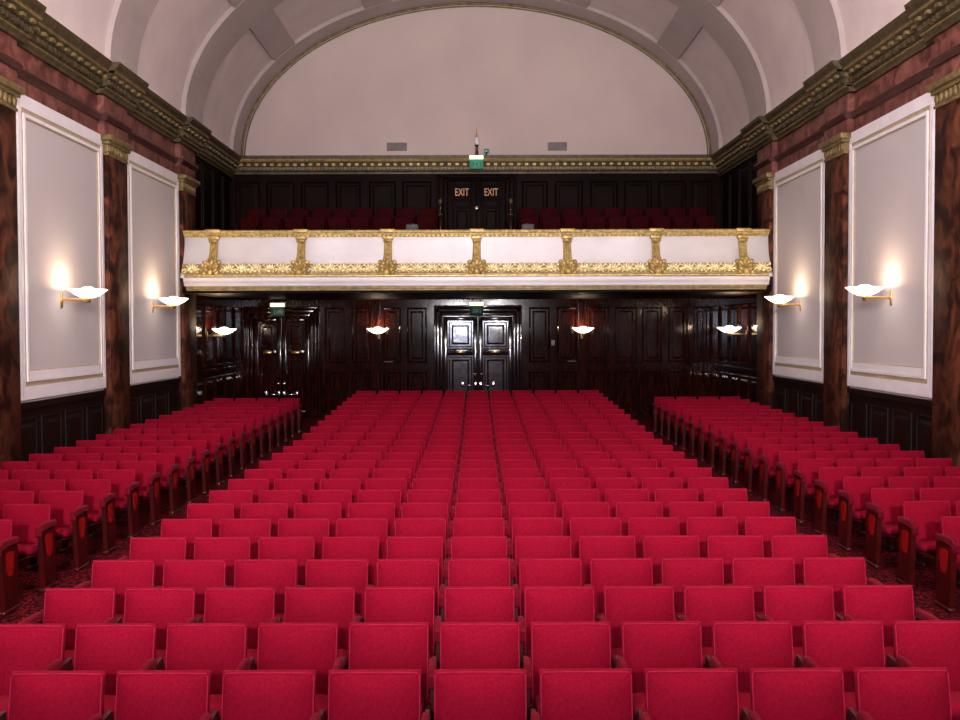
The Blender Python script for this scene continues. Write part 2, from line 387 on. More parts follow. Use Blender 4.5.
TR = [(38.4, 3.9), (66.5, 3.4), (90, 3.2), (113.5, 3.4), (141.6, 3.9)]
for i in range(len(bands) - 1):
    for td, hw in TR:
        shell(mb, bands[i][1], bands[i + 1][0], math.radians(td - hw), math.radians(td + hw), -0.05, 0.09, 4)
tag(mb.build('trim_vault_ribs', 'rib'), kind='structure')

# end wall: tympanum above, panelling below
mb = MB(); vs = [(RX * math.cos(PI * k / 48) * 1.03, END, SZ - 0.3 + (RZ + 0.45) * math.sin(PI * k / 48)) for k in range(49)]
vs2 = [(x, END + 0.2, z) for x, y, z in vs]
mb.m = 0; mb.add(vs + vs2, [tuple(range(49)), tuple(range(97, 48, -1))] + [(k, k + 1, k + 50, k + 49) for k in range(48)])
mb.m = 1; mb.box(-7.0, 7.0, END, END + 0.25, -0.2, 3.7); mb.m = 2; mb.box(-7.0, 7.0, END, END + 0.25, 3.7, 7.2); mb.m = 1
mb.T = frame_map((0, END, 0), (1, 0, 0), (0, 0, 1), (0, -1, 0))
D = END
low = [(325, 346), (352, 372), (383, 401), (407, 427), (529, 550), (557, 577), (588, 609), (614, 637), (642, 662), (668, 688), (693, 711)]
for a, b_ in low:
    cell(mb, px2x(a, D), px2x(b_, D), 1.68, 3.22); cell(mb, px2x(a, D), px2x(b_, D), 0.4, 1.42)
for a, b_ in [(237, 262), (268, 296), (302, 330), (337, 362), (370, 397), (403, 432), (522, 548), (555, 583), (590, 618), (624, 652), (658, 686), (691, 712)]:
    mb.m = 2; cell(mb, px2x(a, D), px2x(b_, D), 5.25, 6.72); mb.m = 1
xl = px2x(320, D)
mb.box(px2x(321, D), px2x(433, D), 0, 0.06, 1.50, 1.60); mb.box(px2x(524, D), 6.8, 0, 0.06, 1.50, 1.60)
mb.box(px2x(321, D), px2x(433, D), 0, 0.05, 0.0, 0.30); mb.box(px2x(524, D), 6.8, 0, 0.05, 0.0, 0.30)
for a in (379, 582):      # flat pilaster strips behind the back wall lamps
    mb.box(px2x(a - 3.4, D), px2x(a + 1.4, D), 0, 0.05, 1.62, 3.35)
mb.T = Matrix()
tag(mb.build('wall_back', ['tymp', 'wood', 'woodupper']), kind='structure')
# gilded arch rim
mb = MB()
for ins, r_, yo in ((0.13, 0.035, 0.04), (0.05, 0.05, 0.03), (0.20, 0.02, 0.02)):
    mb.tube([(ep(PI * k / 72, ins)[0], END - yo, ep(PI * k / 72, ins)[1]) for k in range(73)], r_, 8)
tag(mb.build('trim_arch', 'dullgold'), kind='structure')
# end cornice
mb = MB(); P = [(0, 6.92), (0.04, 6.92), (0.05, 6.97), (0.09, 7.0), (0.10, 7.03), (0.10, 7.12), (0.14, 7.13), (0.16, 7.19), (0.19, 7.21), (0.20, 7.25), (0.24, 7.31), (0.25, 7.40), (0, 7.43)]
mb.prof_x([(END - a, z) for a, z in P], -6.75, 6.75)
mb.m = 1
mb.prof_x([(END, 7.245), (END - 0.222, 7.245), (END - 0.245, 7.285), (END - 0.235, 7.315), (END, 7.32)], -6.75, 6.75)
nd = 62
for i in range(nd):
    x = -6.6 + 13.2 * (i + 0.5) / nd
    mb.m = 1; mb.box(x - 0.045, x + 0.045, END - 0.17, END - 0.1, 7.13, 7.20)
    mb.m = 2; mb.box(x - 0.035, x + 0.035, END - 0.13, END - 0.08, 7.035, 7.09); mb.box(x + 0.07, x + 0.14, END - 0.13, END - 0.08, 7.035, 7.09)
tag(mb.build('trim_cornice_back', ['cornice', 'gold', 'dullgold']), kind='structure')

# ------------------------------------------------------------------ doors
def text_mesh(body, size, mat, parent, loc, sx=0.7, depth=0.004, name='lettering'):
    cu = bpy.data.curves.new('lettering', 'FONT'); cu.body = body; cu.size = size; cu.extrude = depth; cu.align_x = 'CENTER'; cu.align_y = 'CENTER'
    t = bpy.data.objects.new('tmp', cu); C.objects.link(t)
    bpy.context.view_layer.update(); dg = bpy.context.evaluated_depsgraph_get()
    me = bpy.data.meshes.new_from_object(t.evaluated_get(dg)); bpy.data.objects.remove(t)
    me.name = name; me.materials.clear(); me.materials.append(M[mat])
    me.transform(Matrix.Rotation(PI / 2, 4, 'X') @ Matrix.Diagonal((sx, 1, 1, 1)))
    o = bpy.data.objects.new(name, me); C.objects.link(o); o.parent = parent; o.location = loc; return o
dcount = [0]
def double_door(xc, z0, ztop, ow, lw, ztopf, mat, mids, wallh, bar=True, exit_text=False, plates=True):
    """xc centre, leaves 2*lw wide; frame outer half width ow; front of wall at END"""
    dcount[0] += 1
    e = empty('door_%d' % dcount[0], (xc, END, z0)); tag(e, kind='structure')
    H = ztop - z0; HF = ztopf - z0
    mb = MB(); mb.T = frame_map((0, 0, 0), (1, 0, 0), (0, 0, 1), (0, -1, 0))
    fw = ow - lw
    for k, (a, b_, h) in enumerate([(0, fw * 0.35, 0.10), (fw * 0.35, fw * 0.75, 0.14), (fw * 0.75, fw, 0.08)]):
        for s in (-1, 1):
            x0, x1 = sorted((s * (lw + a), s * (lw + b_))); mb.rbox(x0, x1, 0, h, 0, H + b_ * (HF - H) / fw, 0.02, 3)
        mb.rbox(-lw - b_, lw + b_, 0, h, H + a * (HF - H) / fw, H + b_ * (HF - H) / fw, 0.02, 3)
    mb.build('door_frame', mat, e)
    for s in (-1, 1):
        mb = MB(); x0, x1 = sorted((s * 0.008, s * (lw - 0.005)))
        lf = empty('leaf', (0, 0, 0)) if False else None
        mb.T = frame_map((0, 0, 0), (1, 0, 0), (0, 0, 1), (0, -1, 0))
        mb.box(x0, x1, 0, 0.03, 0.01, H - 0.01)
        sw = 0.13
        mb.rbox(x0, x0 + sw, 0.02, 0.06, 0.01, H - 0.01, 0.012, 2); mb.rbox(x1 - sw, x1, 0.02, 0.06, 0.01, H - 0.01, 0.012, 2)
        edges = [(0.01, 0.22)] + [(m_ - z0 - 0.10, m_ - z0 + 0.10) for m_ in mids] + [(H - 0.14, H - 0.01)]
        for a, b_ in edges: mb.rbox(x0 + sw, x1 - sw, 0.02, 0.06, a, b_, 0.012, 2)
        for q in range(len(edges) - 1):
            a, b_ = edges[q][1] + 0.03, edges[q + 1][0] - 0.03
            T0 = mb.T.copy(); mb.T = T0 @ Matrix.Translation((0, 0.03, 0)); cell(mb, x0 + sw + 0.03, x1 - sw - 0.03, a, b_, 0.02, 0.03, 0.015); mb.T = T0
        leaf = mb.build('door_leaf', mat, e)
        if plates:
            mb = MB(); xm = (x0 + x1) / 2; mb.rbox(xm - 0.12, xm + 0.12, -0.068, -0.058, mids[0] - z0 - 0.03, mids[0] - z0 + 0.03, 0.004, 1); mb.build('brass_plate', 'brass', leaf)
        if bar:
            mb = MB(); xa, xb = sorted((s * 0.06, s * 0.44)); zb = 0.66
            mb.tube([(xa, -0.13, zb), (xb, -0.13, zb)], 0.018, 8)
            mb.rbox(xa - 0.03, xa + 0.05, -0.16, -0.055, zb - 0.05, zb + 0.09, 0.012, 2); mb.rbox(xb - 0.05, xb + 0.03, -0.16, -0.055, zb - 0.05, zb + 0.09, 0.012, 2)
            mb.build('push_bar', 'chrome', leaf)
            mb = MB(); xq = s * 0.09; mb.ell((xq, -0.11, 0.97), 0.05, 0.05, 0.05); mb.tube([(xq, -0.06, 0.97), (xq, -0.1, 0.97)], 0.02, 8); mb.build('knob', 'chrome', leaf)
        if exit_text:
            text_mesh('EXIT', 0.29, 'orange', leaf, ((x0 + x1) / 2, -0.062, 6.40 - z0), 0.66)
    return e
fz = rise_c(27.9); fs_ = rise_s(27.9)
double_door(px2x(478, D), fz, 2.98, px2x(522, D) - px2x(478, D), px2x(513, D) - px2x(478, D), 3.28, 'doorwood', [1.98], 0)
double_door(px2x(282, D), fs_, 2.96, px2x(320, D) - px2x(282, D), px2x(310, D) - px2x(282, D), 3.26, 'wood', [1.98], 0)
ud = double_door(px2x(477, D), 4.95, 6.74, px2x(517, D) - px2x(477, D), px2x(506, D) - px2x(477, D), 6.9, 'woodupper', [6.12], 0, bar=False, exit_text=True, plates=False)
mb = MB(); mb.ell((0, -0.10, 1.0), 0.07, 0.06, 0.08, seg=12, rings=8); mb.tube([(0, -0.05, 1.0), (0, -0.08, 1.0)], 0.03, 8); mb.build('door_knob', 'chrome', ud)

# ------------------------------------------------------------------ balcony
bal = empty('balcony', (0, BF, 3.44)); tag(bal, 'white and gold curved balcony with gilded leaf frieze across the back of the hall', 'balcony')
HX = 6.66
def bp(name, mb, mat): return mb.build(name, mat, bal, (0, -BF, -3.44))
def front(z):      # y of the bombe front at height z
    t = max(0.0, min(1.0, (4.74 - z) / (4.74 - 3.80)))
    return BF - 0.38 * t ** 2.2
mb = MB(); zz = [4.76 - (4.76 - 3.78) * k / 14 for k in range(15)]
pts = [(front(z), z) for z in zz] + [(BF + 0.2, 3.78), (BF + 0.2, 4.76)]
mb.prof_x(pts, -HX, HX, True); bp('parapet', mb, 'white')
mb = MB()
mb.prof_x([(BF + 0.28, 4.72), (BF - 0.03, 4.72), (BF - 0.05, 4.75), (BF - 0.09, 4.76), (BF - 0.10, 4.80), (BF - 0.14, 4.81), (BF - 0.15, 4.85), (BF - 0.12, 4.87), (BF + 0.28, 4.87)], -HX, HX)
for i in range(130):
    x = -HX + (i + 0.5) * 2 * HX / 130; mb.box(x - 0.03, x + 0.03, BF - 0.075, BF - 0.04, 4.725, 4.755)
bp('top_rail', mb, 'gold')
BX = [-5.98, -3.99, -2.02, 0.0, 2.06, 4.08, 6.06]
for bx in BX:
    mb = MB()
    mb.rbox(bx - 0.125, bx + 0.125, BF - 0.12, BF + 0.02, 4.66, 4.74, 0.015, 2)
    mb.rbox(bx - 0.17, bx + 0.17, BF - 0.19, BF + 0.02, 4.80, 4.885, 0.015, 2)
    mb.lathe([(0, -0.10), (0.04, -0.10), (0.04, 0.10), (0, 0.10)], 12, bx, BF - 0.09, 4.63, axis='X')
    for dx, r_ in ((-0.055, 0.035), (0.055, 0.035), (0, 0.042)):
        mb.tube([(bx + dx, front(z) - 0.04 - 0.05 * (4.6 - z), z) for z in [4.64, 4.5, 4.35, 4.2, 4.05, 3.95, 3.88]], [r_, r_, r_ * 1.1, r_ * 1.25, r_ * 1.5, r_ * 1.7, r_ * 1.6], 8)
    for s in (-1, 1):      # acanthus at the foot, curling out
        for q, (dx, dz, rr) in enumerate([(0.08, 4.10, 0.05), (0.12, 4.04, 0.045), (0.10, 3.95, 0.055), (0.14, 3.88, 0.05), (0.06, 4.18, 0.04)]):
            mb.ell((bx + s * dx, front(dz) - 0.09, dz), rr, 0.06, rr * 1.4, rot=s * 0.6)
        mb.lathe([(0.0, -0.03), (0.05, -0.03), (0.055, 0), (0.05, 0.03), (0, 0.03)], 10, bx + s * 0.16, front(4.11) - 0.09, 4.13, axis='Y')
    mb.ell((bx, front(3.9) - 0.10, 3.90), 0.09, 0.08, 0.11); mb.ell((bx, front(4.1) - 0.10, 4.12), 0.06, 0.06, 0.10)
    bp('bracket', mb, 'gold')
# acanthus frieze between brackets
xs = [-HX] + BX + [HX]
for i in range(len(xs) - 1):
    mb = MB(); mb.m = 1
    ba, bb = xs[i] + (0.12 if i else 0), xs[i + 1] - (0.12 if i < len(xs) - 2 else 0)
    zs_ = [4.10, 4.04, 3.98, 3.92, 3.87]
    mb.prof_x([(front(z) - 0.022, z) for z in zs_] + [(front(z) + 0.01, z) for z in zs_[::-1]], ba, bb); mb.m = 0
    a = xs[i] + (0.22 if i else 0.02); b_ = xs[i + 1] - (0.22 if i < len(xs) - 2 else 0.02)
    nn = max(1, round((b_ - a) / 0.31)); st = (b_ - a) / nn
    for k in range(nn):
        cx = a + (k + 0.5) * st
        for ang in (-1.15, -0.75, -0.38, 0, 0.38, 0.75, 1.15):
            L_ = 0.125 - 0.015 * abs(ang); zc = 3.92 + math.cos(ang) * L_
            mb.ell((cx + math.sin(ang) * L_, front(zc) - 0.045, zc), 0.026, 0.03, L_ * 0.78, rot=ang, seg=6, rings=5)
        mb.ell((cx, front(3.93) - 0.07, 3.93), 0.045, 0.04, 0.04)
        for s in (-1, 1):
            pts = []
            for q in range(10):
                t = q / 9 * 1.6 * PI; rr = 0.06 * (1 - q / 14)
                zc = 3.93 + rr * math.sin(t); pts.append((cx + s * (st * 0.36 + rr * math.cos(t)), front(zc) - 0.04, zc))
            mb.tube(pts, 0.016, 6)
        zc = 4.09; mb.ell((cx + st / 2, front(zc) - 0.03, zc - 0.02), 0.03, 0.025, 0.06, seg=6, rings=5)
    bp('leaf_frieze', mb, ['goldpale', 'gold'])
mb = MB(); yf = front(3.8)
mb.prof_x([(yf + 0.1, 3.86), (yf - 0.04, 3.855), (yf - 0.07, 3.83), (yf - 0.07, 3.805), (yf - 0.04, 3.79), (yf + 0.1, 3.79)], -6.55, 6.55); bp('gilt_band', mb, 'gold')
mb = MB()
cy = [(yf - 0.05, 3.79), (yf - 0.13, 3.78), (yf - 0.15, 3.75), (yf - 0.14, 3.70), (yf - 0.10, 3.66), (yf - 0.07, 3.62), (yf - 0.07, 3.59)]
mb.prof_x([(BF + 0.2, 3.79)] + cy + [(BF + 0.2, 3.59)], -6.55, 6.55, True); bp('fascia', mb, 'white')
mb = MB()
mb.prof_x([(BF + 0.2, 3.59), (yf - 0.06, 3.59), (yf - 0.06, 3.565), (yf - 0.03, 3.56), (yf - 0.03, 3.53), (yf, 3.52), (yf, 3.49), (BF + 0.2, 3.46)], -6.52, 6.52)
bp('lower_moulding', mb, 'dullgold')
mb = MB(); mb.prof_x([(yf + 0.10, 3.50), (yf + 0.10, 3.44), (END, 3.44), (END, 3.60), (yf + 0.10, 3.60)], -6.65, 6.65)
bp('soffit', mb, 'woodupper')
for ya, yb, zt_ in ((BF + 0.2, 24.05, 3.95), (24.05, 24.95, 4.30), (24.95, 25.85, 4.62), (25.85, END - 0.2, 4.95)):
    mb = MB(); mb.box(-6.64, 6.64, ya, yb, 3.60, zt_); bp('floor_tier', mb, 'carpet')

# gallery seats
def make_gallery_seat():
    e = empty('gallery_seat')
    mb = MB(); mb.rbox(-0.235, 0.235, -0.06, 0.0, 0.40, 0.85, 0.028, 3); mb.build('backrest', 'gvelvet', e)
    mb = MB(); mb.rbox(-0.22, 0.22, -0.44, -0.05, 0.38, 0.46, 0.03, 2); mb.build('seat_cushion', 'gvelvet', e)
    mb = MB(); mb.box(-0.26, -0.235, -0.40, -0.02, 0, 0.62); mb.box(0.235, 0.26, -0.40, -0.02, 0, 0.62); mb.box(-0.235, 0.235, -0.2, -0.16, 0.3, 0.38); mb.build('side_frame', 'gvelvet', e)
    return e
NTH = ['first', 'second', 'third', 'fourth', 'fifth', 'sixth', 'seventh', 'eighth', 'ninth', 'tenth', 'eleventh', 'twelfth',
       'thirteenth', 'fourteenth', 'fifteenth', 'sixteenth', 'seventeenth', 'eighteenth', 'nineteenth', 'twentieth', 'twenty-first', 'twenty-second', 'twenty-third', 'twenty-fourth']
gp = None
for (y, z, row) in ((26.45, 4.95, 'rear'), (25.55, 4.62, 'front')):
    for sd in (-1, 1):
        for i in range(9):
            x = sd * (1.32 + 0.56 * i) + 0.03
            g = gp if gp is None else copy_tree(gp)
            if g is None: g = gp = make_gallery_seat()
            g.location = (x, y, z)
            tag(g, 'shaded red gallery seat, %s from the centre doors, %s row %s of them' % (NTH[i], row, 'left' if sd < 0 else 'right'), 'seat', 'gallery seats above the balcony front')
# newel posts by the gallery doors
npst = None
for sd, px_ in ((-1, 441), (1, 511)):
    x = px2x(px_, 26.3)
    if npst is None:
        npst = empty('newel_post')
        mb = MB(); mb.lathe([(0, 0), (0.07, 0), (0.07, 0.5), (0.045, 0.52), (0.05, 0.7), (0.03, 0.8), (0.05, 0.86), (0.05, 0.92), (0, 0.92)], 12); mb.build('post', 'wood', npst)
        mb = MB(); mb.ell((0, 0, 1.0), 0.06, 0.06, 0.08); mb.lathe([(0.0, 0.64), (0.062, 0.64), (0.062, 0.67), (0, 0.67)], 12); mb.build('finial', 'cornice', npst); g = npst
    else: g = copy_tree(npst)
    g.location = (x, 26.25, 4.95)
    tag(g, 'dark turned newel post beside the gallery exit doors, on their %s' % ('left' if sd < 0 else 'right'), 'post', 'posts by the gallery doors')
# grey boxes behind the balcony rail
for k, px_ in enumerate((413, 528)):
    e = empty('equipment_case', (px2x(px_, 24.5), 24.5, 4.30))
    mb = MB(); mb.rbox(-0.15, 0.15, -0.15, 0.15, 0.0, 0.86, 0.02, 2); mb.build('body', 'dimgrey', e)
    mb = MB(); mb.rbox(-0.05, 0.05, -0.01, 0.01, 0.86, 0.89, 0.005, 1); mb.build('handle', 'black', e)
    tag(e, 'small grey case just above the balcony rail, %s of the exit doors' % ('left' if k == 0 else 'right'), 'case', 'grey cases behind the balcony rail')

# ------------------------------------------------------------------ exit signs
def exit_sign(loc, face, label, drop):
    e = empty('exit_sign', loc); tag(e, label, 'exit sign', 'green exit signs')
    mb = MB(); mb.rbox(-0.19, 0.19, -0.05, 0.05, 0.17, 0.27, 0.008, 2); mb.build('lamp_housing', 'signlamp', e)
    mb = MB(); mb.rbox(-0.19, 0.19, -0.02, 0.02, -0.09, 0.17, 0.005, 1); pn = mb.build('sign_panel', face, e)
    mb = MB()      # pale upright strokes of the pictogram
    for x in (-0.08, 0.11): mb.box(x - 0.018, x + 0.018, -0.024, -0.0195, -0.04, 0.09)
    mb.box(-0.02, 0.04, -0.024, -0.0195, -0.03, 0.06); mb.build('pictogram', M['greenp'], pn)
    if drop:
        mb = MB(); mb.tube([(-0.12, 0, 0.26), (-0.12, 0, 0.26 + drop)], 0.01, 6); mb.tube([(0.12, 0, 0.26), (0.12, 0, 0.26 + drop)], 0.01, 6); mb.build('hanger', 'black', e)
    else:
        mb = MB(); mb.box(-0.1, 0.1, 0.02, 0.12, 0.19, 0.25); mb.build('hanger', 'black', e)
M['greenp'] = noise_mat('pale_green_print', (0.03, 0.12, 0.07), (0.04, 0.15, 0.09), 9, 0.5)
exit_sign((px2x(477, 27.6), END - 0.32, CAMZ + (330 - 166.5) / F * 27.6), 'greenlit', 'bright green exit sign on the gold cornice above the gallery exit doors', 0)
exit_sign((px2x(476.5, 27.0), 27.0, CAMZ + (330 - 312) / F * 27.0), 'green', 'green exit sign with cream top hanging above the centre doors under the balcony', 0.10)
exit_sign((px2x(278, 27.0), 27.0, CAMZ + (330 - 312.5) / F * 27.0), 'green', 'green exit sign with cream lit top above the dark left-hand doors', 0.10)

# vents on tympanum
for k, (a, b_) in enumerate(((388, 408), (548, 567))):
    e = empty('air_vent', (px2x((a + b_) / 2, END), END, CAMZ + (330 - 152) / F * END))
    mb = MB(); hw = px2x(b_, END) - px2x((a + b_) / 2, END)
    mb.box(-hw, hw, -0.03, -0.0, 0, 0.03); mb.box(-hw, hw, -0.03, 0, 0.2, 0.23); mb.box(-hw, -hw + 0.03, -0.03, 0, 0.03, 0.2); mb.box(hw - 0.03, hw, -0.03, 0, 0.03, 0.2)
    mb.build('frame', 'grey', e)
    mb = MB()
    for i in range(14):
        x = -hw + 0.05 + (2 * hw - 0.1) * i / 13; mb.box(x - 0.009, x + 0.009, -0.025, -0.003, 0.03, 0.2)
    mb.box(-hw + 0.03, hw - 0.03, -0.003, 0, 0.03, 0.2); mb.build('grille', 'grey', e)
    tag(e, 'small grey grille at the foot of the arched end wall, %s of the centre' % ('left' if k == 0 else 'right'), 'vent', 'grey vents on the end wall')
# detector on the end wall
zt = CAMZ + (330 - 155) / F * 27.7
e = empty('wall_beacon', (0.01, END - 0.13, 7.40)); tag(e, 'white and brass spiked fitting standing on the cornice above the gallery sign', 'fitting')
mb = MB(); mb.lathe([(0, 0), (0.06, 0), (0.05, 0.05), (0.03, 0.2), (0.055, 0.3), (0, 0.3)], 12); mb.build('stem', 'friezedark', e)
mb = MB(); mb.lathe([(0, 0.29), (0.07, 0.30), (0.078, 0.38), (0.06, 0.42), (0.07, 0.46), (0.06, 0.5), (0, 0.5)], 14); mb.build('white_globe', 'white', e)
mb = MB(); mb.lathe([(0, 0.5), (0.06, 0.5), (0.03, 0.55), (0.012, 0.62), (0.006, 0.76), (0, 0.78)], 12); mb.build('spike', 'brass', e)
e = empty('cornice_camera', (px2x(487, 27.7), END - 0.12, 7.405)); tag(e, 'tiny green fitting on the cornice just right of the spiked one', 'fitting')
mb = MB(); mb.lathe([(0, 0), (0.05, 0), (0.05, 0.02), (0.02, 0.03), (0.02, 0.08), (0, 0.08)], 10); mb.build('foot', 'black', e)
mb = MB(); mb.rbox(-0.07, 0.07, -0.06, 0.06, 0.08, 0.18, 0.02, 2); mb.build('body', 'greenlit', e)
# small white switch box right of centre door
o = MB(); o.rbox(-0.05, 0.05, -0.03, 0, -0.08, 0.08, 0.01, 2); o = o.build('switch_box', 'grey', None, (px2x(553, END), END, CAMZ + (330 - 343) / F * END)); tag(o, 'small pale switch box on dark panelling right of the centre doors', 'switch')

# ------------------------------------------------------------------ wall lamps
def sconce(loc, rz, label, arm=0.44, power=24, group='opal bowl wall lamps'):
    e = empty('wall_lamp', loc, rz); tag(e, label, 'wall lamp', group)      # local +y points away from wall
    mb = MB(); mb.rbox(-0.035, 0.035, 0.0, 0.02, -0.13, 0.11, 0.006, 2); mb.build('wall_plate', 'brass', e)
    mb = MB(); mb.rbox(-0.018, 0.018, 0.01, arm, -0.022, 0.022, 0.006, 2); mb.build('arm', 'brass', e)
    mb = MB(); mb.lathe([(0, -0.05), (0.04, -0.05), (0.045, 0.0), (0.06, 0.04), (0, 0.04)], 16, 0, arm, 0); mb.build('cup', 'brass', e)
    mb = MB(); mb.lathe([(0.0, 0.035), (0.10, 0.035), (0.20, 0.085), (0.305, 0.165), (0.30, 0.172), (0.19, 0.098), (0.09, 0.052), (0, 0.052)], 32, 0, arm, 0); bw = mb.build('bowl', 'bowl', e)
    mb = MB(); mb.lathe([(0.0, 0.215), (0.06, 0.21), (0.10, 0.19), (0.115, 0.15), (0.10, 0.056), (0, 0.056)], 20, 0, arm, 0); mb.build('inner_diffuser', 'bowl', e)
    l = bpy.data.lights.new('lamp_light', 'POINT'); l.energy = power; l.color = (1.0, 0.66, 0.36); l.shadow_soft_size = 0.05
    lo = bpy.data.objects.new('lamp_light', l); C.objects.link(lo); lo.parent = e; lo.location = (0, arm - 0.135, 0.16)
    return e
zl = 3.10
for sgn, side in ((-1, 'left'), (1, 'right')):
    rz = -PI / 2 if sgn < 0 else PI / 2
    xw = sgn * (W - 0.02)
    sconce((xw, 16.35, zl), rz, 'glowing white bowl lamp on brass arm, nearer white panel of the %s wall' % side)
    sconce((xw, 20.95, zl), rz, 'glowing white bowl lamp on brass arm, white panel beside balcony, %s wall' % side, power=34)
    sconce((sgn * (W - 0.0), 25.2, 2.47), rz, 'glowing bowl lamp on dark panelled %s side wall under the balcony' % side, power=34)
for px_, side in ((378, 'left'), (583, 'right')):
    sconce((px2x(px_, 27.6), END - 0.05, 2.47), PI, 'glowing bowl lamp on the dark back wall, %s of the centre doors' % side, arm=0.30, power=34)

# ------------------------------------------------------------------ theatre seats
def back_mesh():
    """upholstered back: front pillow surface, thickness, tilt"""
    mb = MB(); nx, nz = 12, 12; w2, z0, z1 = 0.235, 0.36, 0.82
    def P(u, v_, front_):
        x = u * w2 * (0.985 + 0.015 * v_); z = z0 + (z1 - z0) * v_
        tilt = -0.075 * (1 - v_)
        if front_:
            bul = 0.062 * (1 - abs(u) ** 2.6) * (1 - abs(2 * v_ - 1) ** 5) + 0.012 * (1 - v_) * (1 - u * u)
            y = tilt - 0.048 - bul
        else: y = tilt
        return (x, y, z)
    vs = []; fs = []
    for fr in (True, False):
        for j in range(nz + 1):
            for i in range(nx + 1): vs.append(P(2 * i / nx - 1, j / nz, fr))
    o = (nx + 1) * (nz + 1)
    for j in range(nz):
        for i in range(nx):
            a = j * (nx + 1) + i; q = (a, a + 1, a + nx + 2, a + nx + 1)
            fs.append(q)
    mb.add(vs[:o], fs, True)
    # rim
    loop = [i for i in range(nx + 1)] + [j * (nx + 1) + nx for j in range(1, nz + 1)] + [nz * (nx + 1) + i for i in range(nx - 1, -1, -1)] + [j * (nx + 1) for j in range(nz - 1, 0, -1)]
    n = len(loop); r1 = []
    for li in loop:
        p = Vector(vs[li]); r1.append(p)
    rings = []
    for (dy, out) in ((0, 0), (0.006, 0.004), (0.022, 0.006), (0.040, 0.004), (0.046, 0.0)):
        rings.append([(p.x + (out if p.x > 0.2 else -out if p.x < -0.2 else 0), p.y + dy, p.z + (out if p.z > 0.81 else 0)) for p in r1])
    vv = [q for rr in rings for q in rr]; ff = []
    for k in range(len(rings) - 1):
        for i in range(n):
            j = (i + 1) % n; ff.append((k * n + i, k * n + j, (k + 1) * n + j, (k + 1) * n + i))
    mb.add(vv, ff, True)
    return mb
def shell_mesh():
    mb = MB(); vs = []
    for z, y in ((0.30, -0.088), (0.812, -0.004)):
        for x, yy in ((-0.225, y), (0.225, y), (0.225, y + 0.018), (-0.225, y + 0.018)): vs.append((x, yy, z))
    mb.add(vs, [(0, 3, 2, 1), (4, 5, 6, 7), (0, 1, 5, 4), (1, 2, 6, 5), (2, 3, 7, 6), (3, 0, 4, 7)]); return mb
def piping_mesh():
    mb = MB(); a = 0.234
    mb.tube([(-a, -0.125 + 0.0, 0.40), (-a, -0.088, 0.6), (-a, -0.052, 0.80), (-a + 0.012, -0.049, 0.819), (-0.1, -0.049, 0.821), (0.1, -0.049, 0.821), (a - 0.012, -0.049, 0.819), (a, -0.052, 0.80), (a, -0.088, 0.6), (a, -0.125, 0.40)], 0.0032, 6)
    return mb
def cushion_mesh():      # lowered seat, front edge slightly raised and bowed
    mb = MB(); nx, ny = 10, 8; vs = []; fs = []
    def P(u, v_, top):      # v 0 rear .. 1 front
        y = -0.10 - 0.38 * v_ - 0.03 * v_ * (1 - u * u); x = u * 0.222
        e_ = (1 - abs(u) ** 6) * (1 - abs(2 * v_ - 1) ** 8)
        z = 0.355 + 0.05 * v_ + (0.055 + 0.03 * e_ if top else 0.0)
        return (x, y, z)
    for top in (True, False):
        for j in range(ny + 1):
            for i in range(nx + 1): vs.append(P(2 * i / nx - 1, j / ny, top))
    o = (nx + 1) * (ny + 1)
    for j in range(ny):
        for i in range(nx):
            a = j * (nx + 1) + i; q = (a, a + 1, a + nx + 2, a + nx + 1); fs.append(q); fs.append(tuple(t + o for t in q[::-1]))
    loop = [i for i in range(nx + 1)] + [j * (nx + 1) + nx for j in range(1, ny + 1)] + [ny * (nx + 1) + i for i in range(nx - 1, -1, -1)] + [j * (nx + 1) for j in range(ny - 1, 0, -1)]
    for i in range(len(loop)):
        j = (i + 1) % len(loop); fs.append((loop[i], loop[j], loop[j] + o, loop[i] + o))
    mb.add(vs, fs, True); return mb
def pan_mesh():
    mb = MB(); nx, ny = 10, 6; vs = []; fs = []
    for j in range(ny + 1):
        for i in range(nx + 1):
            u = 2 * i / nx - 1; v_ = j / ny
            vs.append((u * 0.20, -0.12 - 0.37 * v_ - 0.04 * v_ * (1 - u * u), 0.345 + 0.05 * v_ - 0.05 * (1 - u * u) * (0.4 + 0.6 * v_)))
    o = len(vs); vs += [(x, y, z - 0.014) for x, y, z in vs]
    for j in range(ny):
        for i in range(nx):
            a = j * (nx + 1) + i; q = (a, a + 1, a + nx + 2, a + nx + 1); fs.append(q); fs.append(tuple(t + o for t in q[::-1]))
    loop = [i for i in range(nx + 1)] + [j * (nx + 1) + nx for j in range(1, ny + 1)] + [ny * (nx + 1) + i for i in range(nx - 1, -1, -1)] + [j * (nx + 1) for j in range(ny - 1, 0, -1)]
    for i in range(len(loop)):
        j = (i + 1) % len(loop); fs.append((loop[i], loop[j], loop[j] + o, loop[i] + o))
    mb.add(vs, fs, True); return mb
def arm_mesh(x, end=False):
    mb = MB(); hw = 0.028 if end else 0.021
    yr = -0.05 if end else -0.20
    P = [(yr, 0.672), (-0.26, 0.682), (-0.36, 0.68), (-0.415, 0.665), (-0.432, 0.635), (-0.43, 0.575), (-0.415, 0.555), (-0.395, 0.565), (-0.385, 0.61), (-0.26, 0.622), (yr, 0.622)]
    n = len(P); vs = []
    for xx, k in ((-hw, 0.0), (-hw * 0.6, 1), (hw * 0.6, 1), (hw, 0.0)):
        for y, z in P: vs.append((x + xx, y, z if k else (z - 0.012 if z > 0.64 else z)))
    fs = []
    for k in range(3):
        for i in range(n):
            j = (i + 1) % n; fs.append((k * n + i, k * n + j, (k + 1) * n + j, (k + 1) * n + i))
    fs += [tuple(range(n)), tuple(range(4 * n - 1, 3 * n - 1, -1))]
    mb.add(vs, fs, False); return mb
